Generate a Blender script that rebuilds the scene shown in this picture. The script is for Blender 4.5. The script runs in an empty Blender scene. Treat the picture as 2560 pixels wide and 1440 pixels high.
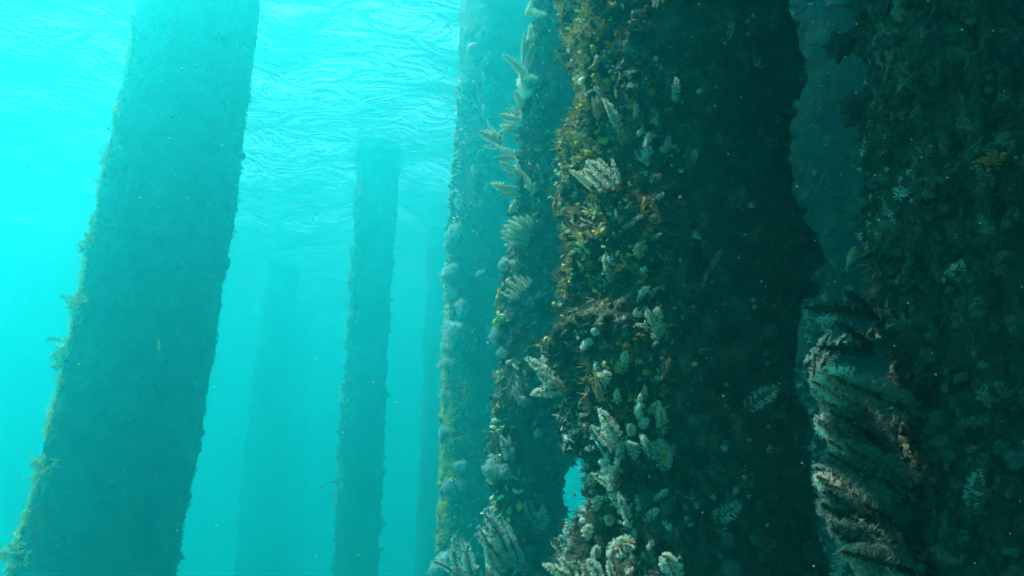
import bpy, math, random
import numpy as np
from mathutils import Vector, Matrix, noise as mnoise

R = math.radians
rng = np.random.default_rng(11)
random.seed(11)
sc = bpy.context.scene
col = sc.collection

# ------------------------------------------------------------------ camera
W, H, F = 2560.0, 1440.0, 1828.0
PITCH, ROLL = R(15.0), R(2.27)
fwd = Vector((0, math.cos(PITCH), math.sin(PITCH)))
r0 = Vector((1, 0, 0))
u0 = Vector((0, -math.sin(PITCH), math.cos(PITCH)))
rgt = r0 * math.cos(ROLL) + u0 * math.sin(ROLL)
upv = u0 * math.cos(ROLL) - r0 * math.sin(ROLL)
cam_data = bpy.data.cameras.new('camera')
cam = bpy.data.objects.new('camera', cam_data)
col.objects.link(cam)
cam.matrix_world = Matrix((
    (rgt.x, upv.x, -fwd.x, 0), (rgt.y, upv.y, -fwd.y, 0),
    (rgt.z, upv.z, -fwd.z, 0), (0, 0, 0, 1)))
cam_data.sensor_width = 36.0
cam_data.lens = 36.0 * F / W
cam_data.clip_start = 0.02
cam_data.clip_end = 400
sc.camera = cam

# ------------------------------------------------------------------ light
SUN_ELEV, SUN_AZ = R(63), R(-66)        # azimuth from the view direction (+Y), negative is to the left
to_sun = Vector((math.sin(SUN_AZ) * math.cos(SUN_ELEV), math.cos(SUN_AZ) * math.cos(SUN_ELEV), math.sin(SUN_ELEV)))
world = bpy.data.worlds.new('World')
sc.world = world
world.use_nodes = True
wn = world.node_tree.nodes
sky = wn.new('ShaderNodeTexSky')
sky.sky_type = 'NISHITA'
sky.sun_disc = False
sky.sun_elevation = SUN_ELEV
sky.sun_rotation = SUN_AZ
wn['Background'].inputs['Strength'].default_value = 0.06
world.node_tree.links.new(sky.outputs[0], wn['Background'].inputs['Color'])
sl = bpy.data.lights.new('sun', 'SUN')
sl.energy = 5.0
sl.angle = R(0.53)
sl.color = (1.0, 0.95, 0.86)
so = bpy.data.objects.new('sun', sl)
col.objects.link(so)
so.rotation_euler = to_sun.to_track_quat('Z', 'Y').to_euler()
sc.view_settings.view_transform = 'Standard'
sc.view_settings.look = 'None'
sc.view_settings.gamma = 1.0
sc.view_settings.use_curve_mapping = False
sc.view_settings.exposure = 2.4
cy = sc.cycles
cy.max_bounces = 8
cy.volume_bounces = 4
cy.diffuse_bounces = 2
cy.glossy_bounces = 2
cy.transmission_bounces = 4
cy.transparent_max_bounces = 12
cy.sample_clamp_indirect = 6.0
cy.use_denoising = True
cy.denoiser = 'OPENIMAGEDENOISE'

SURF = 3.25          # the sea surface above the camera
BED = -3.4          # the sea bed
DECK = SURF + 0.4   # underside of the unseen jetty deck

# ------------------------------------------------------------------ helpers
def ray(px, py):
    d = fwd + rgt * ((px - W / 2) / F) + upv * ((H / 2 - py) / F)
    return d.normalized()

def at(px, py, dist):
    """the point at a horizontal distance dist from the camera along a pixel's ray"""
    d = ray(px, py)
    return d * (dist / math.hypot(d.x, d.y))

def proj(p):
    z = p.dot(fwd)
    return W / 2 + F * p.dot(rgt) / z, H / 2 - F * p.dot(upv) / z, z

def az(px, py):
    d = ray(px, py)
    return math.atan2(d.x, d.y)

def tag(o, label=None, cat=None, group=None, kind=None):
    if label: o['label'] = label
    if cat: o['category'] = cat
    if group: o['group'] = group
    if kind: o['kind'] = kind
    return o

def mesh_np(name, v, f, mats, mi=None, smooth=False):
    """f: list of arrays (n,3) or (n,4)"""
    me = bpy.data.meshes.new(name)
    v = np.asarray(v, dtype=np.float32).reshape(-1, 3)
    if not isinstance(f, (list, tuple)): f = [f]
    f = [np.asarray(a, dtype=np.int32) for a in f if len(a)]
    loops = np.concatenate([a.ravel() for a in f])
    tot = np.concatenate([np.full(len(a), a.shape[1], np.int32) for a in f])
    start = np.concatenate([[0], np.cumsum(tot)[:-1]]).astype(np.int32)
    me.vertices.add(len(v)); me.vertices.foreach_set('co', v.ravel())
    me.loops.add(len(loops)); me.loops.foreach_set('vertex_index', loops)
    me.polygons.add(len(tot))
    me.polygons.foreach_set('loop_start', start)
    me.polygons.foreach_set('loop_total', tot)
    if mi is not None: me.polygons.foreach_set('material_index', np.asarray(mi, np.int32))
    me.polygons.foreach_set('use_smooth', np.full(len(tot), bool(smooth)))
    me.update(calc_edges=True); me.validate()
    for m in (mats if isinstance(mats, (list, tuple)) else [mats]): me.materials.append(m)
    return me

def link(name, me, parent=None, mat=None):
    o = bpy.data.objects.new(name, me)
    col.objects.link(o)
    if parent: o.parent = parent
    if mat is not None: o.matrix_local = mat
    return o

def empty(name, loc=(0, 0, 0)):
    o = bpy.data.objects.new(name, None)
    o.empty_display_size = 0.05
    o.location = loc
    col.objects.link(o)
    return o

# ------------------------------------------------------------------ materials
def new_mat(name):
    m = bpy.data.materials.new(name); m.use_nodes = True
    nt = m.node_tree
    return m, nt, nt.nodes, nt.links, nt.nodes['Principled BSDF']

def mottled(name, cols, scale, rough=0.8, bump=0.0, bscale=None, trans=0.0, coord='Object', detail=6):
    """surface of several living colours, mixed by noise"""
    m, nt, n, l, b = new_mat(name)
    tc = n.new('ShaderNodeTexCoord')
    nz = n.new('ShaderNodeTexNoise'); nz.inputs['Scale'].default_value = scale; nz.inputs['Detail'].default_value = detail
    l.new(tc.outputs[coord], nz.inputs['Vector'])
    cr = n.new('ShaderNodeValToRGB')
    e = cr.color_ramp.elements
    k = len(cols)
    pos = [0.3 + 0.4 * i / (k - 1) for i in range(k)]
    while len(e) < k: e.new(0.5)
    for i, c in enumerate(cols):
        e[i].position = pos[i]; e[i].color = (*c, 1)
    l.new(nz.outputs['Fac'], cr.inputs['Fac'])
    l.new(cr.outputs['Color'], b.inputs['Base Color'])
    b.inputs['Roughness'].default_value = rough
    b.inputs['Specular IOR Level'].default_value = 0.15
    if bump:
        n2 = n.new('ShaderNodeTexNoise'); n2.inputs['Scale'].default_value = bscale or scale * 4; n2.inputs['Detail'].default_value = 8
        l.new(tc.outputs[coord], n2.inputs['Vector'])
        bp = n.new('ShaderNodeBump'); bp.inputs['Strength'].default_value = bump; bp.inputs['Distance'].default_value = 0.01
        l.new(n2.outputs['Fac'], bp.inputs['Height']); l.new(bp.outputs['Normal'], b.inputs['Normal'])
    if trans:
        t = n.new('ShaderNodeBsdfTranslucent'); l.new(cr.outputs['Color'], t.inputs['Color'])
        mx = n.new('ShaderNodeMixShader'); mx.inputs[0].default_value = trans
        l.new(b.outputs[0], mx.inputs[1]); l.new(t.outputs[0], mx.inputs[2])
        l.new(mx.outputs[0], n['Material Output'].inputs['Surface'])
    return m

M_crust = mottled('living crust', [(.018, .02, .016), (.05, .045, .03), (.02, .024, .02), (.085, .075, .035), (.035, .04, .03), (.17, .165, .12), (.045, .042, .032)], 34, 0.9, 0.9, 160, detail=9)
M_shaft = mottled('encrusted pile', [(.014, .016, .013), (.032, .034, .028), (.055, .05, .038), (.085, .085, .055), (.05, .065, .05)], 9, 0.9, 0.6, 90)

def water_mat():
    m, nt, n, l, b = new_mat('sea surface')
    n.remove(b)
    tc = n.new('ShaderNodeTexCoord')
    def nz(scale, stretch, detail, rot):
        mp = n.new('ShaderNodeMapping'); mp.inputs['Scale'].default_value = stretch; mp.inputs['Rotation'].default_value = (0, 0, R(rot))
        l.new(tc.outputs['Object'], mp.inputs['Vector'])
        t = n.new('ShaderNodeTexNoise'); t.inputs['Scale'].default_value = scale; t.inputs['Detail'].default_value = detail
        l.new(mp.outputs[0], t.inputs['Vector']); return t
    a = nz(2.6, (1, 1.5, 1), 3, 20); c = nz(12, (1, 1.3, 1), 4, -15); pt = nz(0.9, (1, 1.4, 1), 2, 40)
    a.inputs['Distortion'].default_value = 1.6; c.inputs['Distortion'].default_value = 1.2
    ad = n.new('ShaderNodeMath'); ad.operation = 'MULTIPLY_ADD'; ad.inputs[1].default_value = 0.25
    l.new(c.outputs['Fac'], ad.inputs[0]); l.new(a.outputs['Fac'], ad.inputs[2])
    bp = n.new('ShaderNodeBump'); bp.inputs['Strength'].default_value = 1.0; bp.inputs['Distance'].default_value = 0.2
    mr = n.new('ShaderNodeMapRange'); mr.inputs['From Min'].default_value = 0.38; mr.inputs['From Max'].default_value = 0.66
    mr.inputs['To Min'].default_value = 0.2; mr.inputs['To Max'].default_value = 1.0
    l.new(pt.outputs['Fac'], mr.inputs['Value']); l.new(mr.outputs[0], bp.inputs['Strength'])
    l.new(ad.outputs[0], bp.inputs['Height'])
    fr = n.new('ShaderNodeFresnel'); fr.inputs['IOR'].default_value = 1.33
    l.new(bp.outputs[0], fr.inputs['Normal'])
    fm = n.new('ShaderNodeMath'); fm.operation = 'MULTIPLY'; fm.inputs[1].default_value = 0.82
    l.new(fr.outputs[0], fm.inputs[0])
    tr = n.new('ShaderNodeBsdfTransparent'); tr.inputs['Color'].default_value = (0.98, 1, 1, 1)
    gl = n.new('ShaderNodeBsdfGlossy'); gl.inputs['Roughness'].default_value = 0.03
    l.new(bp.outputs[0], gl.inputs['Normal'])
    rf = n.new('ShaderNodeBsdfRefraction'); rf.inputs['Roughness'].default_value = 0.34; rf.inputs['IOR'].default_value = 1.33
    l.new(bp.outputs[0], rf.inputs['Normal'])
    m1 = n.new('ShaderNodeMixShader'); m1.inputs[0].default_value = 0.3
    l.new(tr.outputs[0], m1.inputs[1]); l.new(rf.outputs[0], m1.inputs[2])
    mx = n.new('ShaderNodeMixShader')
    l.new(fm.outputs[0], mx.inputs[0]); l.new(m1.outputs[0], mx.inputs[1]); l.new(gl.outputs[0], mx.inputs[2])
    l.new(mx.outputs[0], n['Material Output'].inputs['Surface'])
    return m
M_water = water_mat()
M_sand = mottled('pale sand', [(.2, .19, .15), (.3, .28, .22)], 3, 0.95, 0.3, 30)
M_deck = mottled('weathered timber', [(.06, .05, .04), (.11, .09, .07)], 4, 0.9, 0.2, 40)

def haze_mat():
    m, nt, n, l, b = new_mat('sea water')
    n.remove(b)
    v = n.new('ShaderNodeVolumePrincipled')
    v.inputs['Color'].default_value = (0.025, 0.66, 0.685, 1)
    v.inputs['Absorption Color'].default_value = (0.0, 0.1, 0.1, 1)
    v.inputs['Density'].default_value = 0.22
    v.inputs['Anisotropy'].default_value = 0.83
    ab = n.new('ShaderNodeVolumeAbsorption')
    ab.inputs['Color'].default_value = (0.0, 0.97, 1.0, 1); ab.inputs['Density'].default_value = 0.02
    ad = n.new('ShaderNodeAddShader')
    l.new(v.outputs[0], ad.inputs[0]); l.new(ab.outputs[0], ad.inputs[1])
    l.new(ad.outputs[0], n['Material Output'].inputs['Volume'])
    return m
M_haze = haze_mat()

# ------------------------------------------------------------------ setting
def grid(x0, x1, y0, y1, nx, ny, zf):
    xs = np.linspace(x0, x1, nx + 1); ys = np.linspace(y0, y1, ny + 1)
    X, Y = np.meshgrid(xs, ys)
    Z = zf(X, Y)
    v = np.stack([X, Y, Z], -1).reshape(-1, 3)
    i = np.arange(nx)[None, :] + (nx + 1) * np.arange(ny)[:, None]
    f = np.stack([i, i + 1, i + nx + 2, i + nx + 1], -1).reshape(-1, 4)
    return v, f

def waves(X, Y):
    z = np.zeros_like(X)
    g = np.random.default_rng(5)
    for k in range(26):
        lam = 0.35 * (1.16 ** k) if k < 16 else 0.5 + g.random() * 2.0
        ang = R(75) + g.normal() * 0.8
        amp = 0.0135 * lam ** 0.85
        ph = g.random() * 6.28
        z += amp * np.sin((X * math.cos(ang) + Y * math.sin(ang)) * 2 * math.pi / lam + ph + 0.6 * np.sin(X * 0.7 / lam + k))
    return z
SPAN = 34.0
xs = np.concatenate([np.linspace(-SPAN, -12, 40)[:-1], np.linspace(-12, 8, 340), np.linspace(8, SPAN, 40)[1:]])
ys = np.concatenate([np.linspace(-SPAN + 6, -1, 30)[:-1], np.linspace(-1, 16, 340), np.linspace(16, SPAN + 6, 50)[1:]])
X, Y = np.meshgrid(xs, ys)
nx, ny = len(xs) - 1, len(ys) - 1
i = np.arange(nx)[None, :] + (nx + 1) * np.arange(ny)[:, None]
wf = np.stack([i, i + 1, i + nx + 2, i + nx + 1], -1).reshape(-1, 4)
wv = np.stack([X, Y, SURF + waves(X, Y)], -1).reshape(-1, 3)
sea = link('sea_surface', mesh_np('sea_surface', wv, wf, M_water, smooth=True))
tag(sea, 'rippled sea surface seen from below with bright glints', None, None, 'structure')

v, f = grid(-SPAN, SPAN, -SPAN + 6, SPAN + 6, 80, 80, lambda x, y: BED + 0.08 * np.sin(x * 1.3 + 0.5 * np.sin(y)) * np.cos(y * 0.9))
bed = link('seabed', mesh_np('seabed', v, f, M_sand, smooth=True))
tag(bed, 'pale sandy sea bed far below the piles', None, None, 'structure')

def box(x0, x1, y0, y1, z0, z1):
    v = [(x, y, z) for z in (z0, z1) for y in (y0, y1) for x in (x0, x1)]
    f = [(0, 2, 3, 1), (4, 5, 7, 6), (0, 1, 5, 4), (2, 6, 7, 3), (0, 4, 6, 2), (1, 3, 7, 5)]
    return v, np.array(f)
v, f = box(-SPAN - 1, SPAN + 1, -SPAN + 5, SPAN + 7, BED - 1.1, DECK + 0.36)
hz = link('haze', mesh_np('haze', v, f, M_haze))
tag(hz, 'blue green sea water filling the view', None, None, 'stuff')

# jetty deck overhead, out of view; edge and skew shaped for the shade
EDGE_X, EDGE_Y, EDGE_ROT = -0.70, 1.795, -79.0
deck = empty('unseen_jetty_deck', (EDGE_X, EDGE_Y, DECK))
deck.rotation_euler.z = R(EDGE_ROT)
tag(deck, 'unseen dark timber deck of the jetty above the water on the piles, edge and skew shaped for the shade', 'jetty')
v, f = box(0, 11, 0, 0.24, 0, 0.09); pm = mesh_np('deck_plank', v, f, M_deck)
yy = -2.0
while yy < 14:
    o = link('deck_plank', pm, deck); o.location = (0, yy, 0.24); yy += 0.244
for bx in (0.3, 2.5, 5.0, 7.5, 10.5):
    v, f = box(bx - .12, bx + .12, -2, 14, 0, 0.236)
    o = link('beam', mesh_np('beam', v, f, M_deck), deck)

# ------------------------------------------------------------------ piles
def fbm(P, s, oct=4):
    return np.array([mnoise.fractal(Vector(p) * s, 1.0, 2.0, oct) for p in P])

class Pile: pass
def make_pile(key, top, bot, dist, left, right, rough, na, nz, label, lumpy=0.0):
    """top, bot: where the pile's axis crosses two picture points; left, right: outline [(y, x)...]"""
    p = Pile(); p.key = key; p.dist = dist
    a = at(*top, dist); b = at(*bot, dist)
    d = (a - b) / (a.z - b.z)
    p.base = b + d * (BED - b.z); p.d = d; p.z0 = BED; p.z1 = DECK - 0.01
    p.axis = lambda z: p.base + p.d * (z - BED)
    ly, lx = zip(*left); ry, rx = zip(*right)
    def radii(z):
        c = p.axis(z); x, y, zc = proj(c)
        if zc < 0.2: y = -400 if z > 0 else 1900
        y = min(max(y, -250), 1700)
        ac = math.atan2(c.x, c.y); dh = math.hypot(c.x, c.y)
        rl = dh * math.sin(ac - az(np.interp(y, ly, lx), y)); rr = dh * math.sin(az(np.interp(y, ry, rx), y) - ac)
        return rl, rr
    p.radii = radii
    # rings
    zlo, zhi = -1.6, 3.0
    zs = np.concatenate([np.linspace(BED, zlo, 12)[:-1], np.linspace(zlo, zhi, nz), np.linspace(zhi, p.z1, 6)[1:]])
    th = np.linspace(0, 2 * math.pi, na, endpoint=False)
    c0 = p.axis(0.5); side = Vector((c0.y, -c0.x, 0)).normalized()      # to the right of the line of sight
    toward = Vector((-c0.x, -c0.y, 0)).normalized()
    p.side, p.toward = side, toward
    V = np.zeros((len(zs), na, 3))
    RL = np.zeros((len(zs), 2))
    for i, z in enumerate(zs): RL[i] = radii(z)
    p.zs, p.RL = zs, RL
    co = np.cos(th); si = np.sin(th)                                   # angle 0 = to the right, 90 = toward the camera
    w = 0.5 + 0.5 * co
    S = np.array(side); T = np.array(toward)
    for i, z in enumerate(zs):
        c = np.array(p.axis(z))
        base_r = RL[i, 0] * (1 - w) + RL[i, 1] * w
        dirs = co[:, None] * S + si[:, None] * T
        V[i] = c + dirs * base_r[:, None]
    flat = V.reshape(-1, 3)
    n1 = fbm(flat + 3.7 * len(key), 7.0, 4).reshape(len(zs), na)
    n2 = fbm(flat + 1.3, 30.0, 3).reshape(len(zs), na)
    for i in range(len(zs)):
        dirs = co[:, None] * S + si[:, None] * T
        V[i] += dirs * (rough * (n1[i] * 0.6 + np.abs(n2[i]) * 0.7 - 0.45))[:, None]
    if lumpy:
        n3 = np.array([mnoise.ridged_multi_fractal(Vector(q) * 7.5, 0.9, 2.1, 5, 1.0, 2.0) for q in flat]).reshape(len(zs), na)
        wl = np.clip(0.25 - 0.75 * co, 0, 1)
        for i in range(len(zs)):
            dirs = co[:, None] * S + si[:, None] * T
            V[i] += dirs * (lumpy * (n3[i] - 1.45) * wl)[:, None]
    p.V = V; p.th = th
    k = np.arange(na); k2 = (k + 1) % na
    fa = []
    for i in range(len(zs) - 1):
        fa.append(np.stack([i * na + k, i * na + k2, (i + 1) * na + k2, (i + 1) * na + k], -1))
    root = empty('jetty_pile', p.base)
    tag(root, label, 'pile', 'piles of the jetty')
    me = mesh_np('pile_shaft', V.reshape(-1, 3) - np.array(p.base), np.concatenate(fa), M_crust if lumpy else M_shaft, smooth=True)
    p.shaft = link('pile_shaft', me, root)
    p.root = root
    return p

P = {}
P['left'] = make_pile('left', (485, 0), (240, 1440), 4.5,
    [(0, 322), (60, 326), (200, 312), (300, 290), (400, 268), (500, 246), (600, 226), (700, 205), (800, 182), (900, 162), (1000, 140), (1100, 112), (1200, 92), (1300, 66), (1440, 20)],
    [(0, 655), (130, 640), (250, 622), (400, 604), (520, 592), (620, 572), (700, 556), (800, 548), (900, 530), (1000, 518), (1060, 506), (1200, 482), (1300, 458), (1440, 443)],
    0.02, 180, 320, 'broad hazy pile leaning at the far left with a bright rim of growth')
P['mid'] = make_pile('mid', (953, 300), (888, 1440), 7.8,
    [(300, 893), (500, 885), (600, 880), (720, 874), (900, 864), (1010, 848), (1200, 842), (1440, 832)],
    [(300, 1012), (500, 995), (720, 978), (900, 968), (1100, 962), (1270, 955), (1440, 944)],
    0.055, 90, 220, 'slim blue green pile standing alone in open water in the middle')
P['ghost'] = make_pile('ghost', (705, 700), (653, 1440), 13.2,
    [(700, 665), (900, 640), (1100, 612), (1440, 585)], [(700, 745), (900, 728), (1100, 718), (1440, 715)],
    0.09, 60, 140, 'faint pile far off in the haze between the leaning pile and the slim pile')
P['ghost2'] = make_pile('ghost2', (745, 800), (712, 1440), 17.0,
    [(700, 700), (1440, 660)], [(700, 775), (1440, 762)], 0.05, 40, 80, 'faintest pile just behind the faint far pile')
P['ghost3'] = make_pile('ghost3', (1110, 800), (1085, 1440), 10.5,
    [(700, 1065), (1440, 1035)], [(700, 1160), (1440, 1140)], 0.05, 40, 80, 'faint pile half hidden behind the yellow edged pile')
P['a'] = make_pile('a', (1288, 0), (1228, 1440), 4.4,
    [(0, 1150), (300, 1142), (480, 1126), (700, 1116), (900, 1112), (1100, 1106), (1300, 1100), (1440, 1092)],
    [(0, 1425), (1440, 1365)], 0.02, 160, 300, 'hazy pile with puffy coral and yellow growth down its bright edge')
P['b'] = make_pile('b', (1418, 0), (1318, 1440), 2.1,
    [(0, 1328), (150, 1330), (300, 1300), (450, 1288), (560, 1285), (640, 1262), (760, 1252), (900, 1246), (1000, 1226), (1200, 1222), (1440, 1215)],
    [(0, 1510), (720, 1450), (1140, 1440), (1190, 1412), (1300, 1408), (1440, 1400)], 0.02, 160, 320, 'narrow pile with white feathery coral on its edge beside the broad dark pile', 0.015)
P['c'] = make_pile('c', (1712, 0), (1722, 1440), 1.35,
    [(0, 1415), (200, 1412), (300, 1405), (420, 1415), (520, 1405), (620, 1412), (740, 1418), (800, 1400), (860, 1360), (930, 1368), (1000, 1405), (1100, 1415), (1160, 1440), (1200, 1468), (1260, 1462), (1330, 1415), (1440, 1400)],
    [(0, 1975), (60, 1978), (130, 2002), (200, 2012), (260, 1995), (320, 1978), (450, 1982), (560, 1990), (600, 2030), (650, 2040), (680, 2020), (720, 2035), (745, 2010), (790, 1990), (950, 1996), (1050, 2030), (1200, 2020), (1300, 2045), (1440, 2055)],
    0.03, 320, 520, 'broad dark pile nearest the middle thick with coral and sponge', 0.05)
P['d'] = make_pile('d', (2480, 0), (2570, 1440), 1.08,
    [(0, 2105), (200, 2125), (330, 2130), (600, 2160), (800, 2190), (1100, 2220), (1440, 2245)],
    [(0, 2900), (1440, 2950)], 0.03, 320, 480, 'darkest pile at the right edge with a fan of pale coral', 0.015)
P['e'] = make_pile('e', (2200, 0), (2190, 1440), 2.15,
    [(0, 1965), (300, 1950), (900, 1940), (1440, 1950)], [(0, 2400), (1440, 2420)], 0.03, 140, 260, 'dim blue pile in the gap between the two dark piles')

# ------------------------------------------------------------------ living growth: materials
M_white = mottled('white polyps', [(.50, .56, .50), (.74, .76, .66), (.84, .84, .76)], 30, 0.7, trans=0.42, detail=2)
M_pale = mottled('pale polyps', [(.34, .44, .40), (.50, .58, .52), (.62, .66, .58)], 20, 0.7, trans=0.35, detail=2)
M_stem = mottled('ochre stem', [(.30, .12, .03), (.48, .22, .05), (.62, .34, .10)], 25, 0.7, detail=3)
M_red = mottled('red brown stem', [(.36, .06, .03), (.52, .11, .04), (.66, .22, .08)], 25, 0.7, detail=3)
M_dstem = mottled('brown stem', [(.05, .035, .015), (.09, .06, .025), (.14, .09, .03)], 25, 0.8, detail=3)
M_ochre = mottled('ochre turf', [(.28, .16, .03), (.48, .30, .06), (.64, .48, .14)], 18, 0.8, trans=0.15)
M_yellow = mottled('yellow growth', [(.46, .40, .05), (.66, .58, .14), (.78, .72, .32)], 22, 0.7, trans=0.2)
M_lime = mottled('yellow green algae', [(.34, .36, .03), (.52, .54, .06), (.66, .66, .14)], 22, 0.7, trans=0.25)
M_cream = mottled('cream growth', [(.70, .66, .46), (.82, .79, .62), (.86, .85, .74)], 24, 0.7, trans=0.5)
M_green = mottled('olive turf', [(.03, .04, .03), (.065, .08, .06), (.11, .12, .08)], 16, 0.85)
M_brown = mottled('brown crust', [(.03, .027, .023), (.06, .052, .042), (.10, .085, .06)], 14, 0.85)
M_orange = mottled('orange sponge', [(.55, .10, .02), (.72, .18, .04), (.80, .30, .10)], 20, 0.6, 0.5, 60)
M_pink = mottled('pinkish sponge', [(.50, .22, .12), (.68, .34, .20), (.74, .46, .32)], 20, 0.6, 0.4, 60)
M_comb = mottled('pale brown polyps', [(.16, .20, .17), (.26, .31, .26), (.36, .39, .32)], 20, 0.7, trans=0.4, detail=2)
M_pale_shaded = mottled('shade darkened pale coral', [(.10, .13, .11), (.17, .21, .18), (.24, .27, .22)], 20, 0.8, trans=0.3, detail=2)  # pale coral with the shade of the dark faces put into its colour
M_puff = mottled('puffy coral', [(.36, .46, .46), (.50, .58, .56), (.60, .66, .62)], 20, 0.8, trans=0.3, detail=2)
M_hole = mottled('dark opening', [(.01, .008, .006), (.03, .015, .01)], 10)
M_fish = mottled('silver fish', [(.55, .55, .40), (.75, .74, .60)], 40, 0.4)

# ------------------------------------------------------------------ small shapes as (verts, faces) arrays
def rot_to(d, spin=0.0):
    """3x3 whose third column is d"""
    d = np.asarray(d, float); d = d / (np.linalg.norm(d) + 1e-9)
    a = np.array([0, 0, 1.0]) if abs(d[2]) < 0.9 else np.array([1.0, 0, 0])
    x = np.cross(a, d); x /= np.linalg.norm(x); y = np.cross(d, x)
    c, s = math.cos(spin), math.sin(spin)
    return np.stack([x * c + y * s, -x * s + y * c, d], 1)

def rot_many(D, spin):
    D = D / (np.linalg.norm(D, axis=1, keepdims=True) + 1e-9)
    A = np.where(np.abs(D[:, 2:3]) < 0.9, np.array([[0, 0, 1.0]]), np.array([[1.0, 0, 0]]))
    Xv = np.cross(A, D); Xv /= np.linalg.norm(Xv, axis=1, keepdims=True); Yv = np.cross(D, Xv)
    c, s = np.cos(spin)[:, None], np.sin(spin)[:, None]
    return np.stack([Xv * c + Yv * s, -Xv * s + Yv * c, D], 2)

def join(parts):
    V, Fc, o = [], [], 0
    for v, f in parts:
        V.append(np.asarray(v, float)); Fc.append(np.asarray(f) + o); o += len(v)
    return np.concatenate(V), np.concatenate(Fc)

def tube(pts, rad, n=5, cap=True):
    """triangles of a tube along pts"""
    pts = np.asarray(pts, float); rad = np.broadcast_to(np.asarray(rad, float), (len(pts),))
    V, Fc = [], []
    tg = np.gradient(pts, axis=0)
    m0 = rot_to(tg[0])
    for i, (p_, r_) in enumerate(zip(pts, rad)):
        m = rot_to(tg[i]) if i == 0 else m
        d = tg[i] / (np.linalg.norm(tg[i]) + 1e-9)
        x = m[:, 0] - d * np.dot(m[:, 0], d); x /= np.linalg.norm(x); y = np.cross(d, x)
        m = np.stack([x, y, d], 1)
        a = np.arange(n) * 2 * math.pi / n
        V.append(p_ + r_ * (np.cos(a)[:, None] * x + np.sin(a)[:, None] * y))
    for i in range(len(pts) - 1):
        for k in range(n):
            a, b = i * n + k, i * n + (k + 1) % n
            Fc += [(a, b, b + n), (a, b + n, a + n)]
    V = np.concatenate(V)
    if cap:
        t = len(V); V = np.vstack([V, pts[-1] + tg[-1] / (np.linalg.norm(tg[-1]) + 1e-9) * rad[-1] * 0.6])
        o = (len(pts) - 1) * n
        Fc += [(o + k, o + (k + 1) % n, t) for k in range(n)]
    return V, np.array(Fc)

def ico(level=1, jit=0.25, seed=0):
    import bmesh
    bm = bmesh.new(); bmesh.ops.create_icosphere(bm, subdivisions=level, radius=1.0)
    v = np.array([q.co[:] for q in bm.verts]); f = np.array([[q.index for q in t.verts] for t in bm.faces]); bm.free()
    g = np.random.default_rng(seed)
    return v * (1 + jit * g.normal(size=(len(v), 1))), f

def polyp(nt=8, cup=0.5, stalk=0.0, wid=0.16, seed=0):
    """a star of tentacles, radius 1, opening along +Z"""
    g = np.random.default_rng(seed); V, Fc = [], []
    for k in range(nt):
        a = 2 * math.pi * k / nt + g.normal() * 0.12; L = 0.85 + 0.25 * g.random()
        d = np.array([math.cos(a), math.sin(a), 0]); s = np.array([-math.sin(a), math.cos(a), 0]); z = np.array([0, 0, 1.0])
        c = cup + g.normal() * 0.15
        o = len(V)
        mid = d * L * 0.55 + z * (c * 0.55)
        V += [d * 0.08, mid + s * wid, d * L + z * (c * 0.85 - 0.12 * g.random()), mid - s * wid + z * 0.05]
        Fc += [(o, o + 1, o + 2), (o, o + 2, o + 3)]
    if stalk:
        o = len(V)
        for z_, r_ in ((-stalk, 0.2), (0.1, 0.26)):
            for k in range(3):
                V.append(np.array([r_ * math.cos(k * 2.1), r_ * math.sin(k * 2.1), z_]))
        for k in range(3):
            a, b = o + k, o + (k + 1) % 3
            Fc += [(a, b, b + 3), (a, b + 3, a + 3)]
    return np.array(V), np.array(Fc)

def place(proto, pos, Rm, scale):
    """copies of a proto: pos (n,3), Rm (n,3,3), scale (n,) or (n,3)"""
    v, f = proto
    scale = np.asarray(scale, float)
    if scale.ndim == 1: scale = scale[:, None] * np.ones((1, 3))
    vv = v[None] * scale[:, None, :]
    out = np.einsum('nij,nkj->nki', Rm, vv) + pos[:, None, :]
    ff = f[None] + (np.arange(len(pos)) * len(v))[:, None, None]
    return out.reshape(-1, 3), ff.reshape(-1, f.shape[1])

def spike_tuft(n=11, seed=0, L=1.0, w=0.055, spread=0.9):
    g = np.random.default_rng(seed); parts = []
    for k in range(n):
        d = np.array([g.normal() * spread, g.normal() * spread, 1.0]); d /= np.linalg.norm(d)
        l = L * (0.55 + 0.6 * g.random()); bnd = g.normal(size=3) * 0.38
        pts = [d * 0.0, d * l * 0.5 + bnd * 0.3, d * l + bnd]
        parts.append(tube(pts, [w, w * 0.8, w * 0.4], 3))
    return join(parts)

def branchlet(seed=0, n=7):
    """a twiggy hydroid: a bent stem with side twigs that fork"""
    g = np.random.default_rng(seed); parts = []
    p = [np.zeros(3)]; d = np.array([0, 0, 1.0])
    for k in range(n):
        d = d + g.normal(size=3) * 0.28; d /= np.linalg.norm(d); p.append(p[-1] + d / n)
    parts.append(tube(p, np.linspace(0.05, 0.025, len(p)), 3))
    for k in range(1, n + 1):
        for s in range(2):
            e = d + g.normal(size=3) * 0.9; e /= np.linalg.norm(e); l = 0.16 + 0.24 * g.random()
            q = p[k] + e * l
            parts.append(tube([p[k], p[k] + e * l * .5 + g.normal(size=3) * .03, q], [0.035, 0.035, 0.03], 3))
    return join(parts)

def worm(seed=0, n=6):
    """a short bent finger with a round end"""
    g = np.random.default_rng(seed); p = [np.zeros(3)]; d = np.array([g.normal() * .3, g.normal() * .3, 1.0])
    for k in range(n):
        d = d + g.normal(size=3) * 0.35; d /= np.linalg.norm(d); p.append(p[-1] + d / n)
    r = 0.13 + 0.06 * np.sin(np.linspace(0.3, 2.6, len(p))) ; r[-1] *= 0.7
    return tube(p, r, 5)

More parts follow.
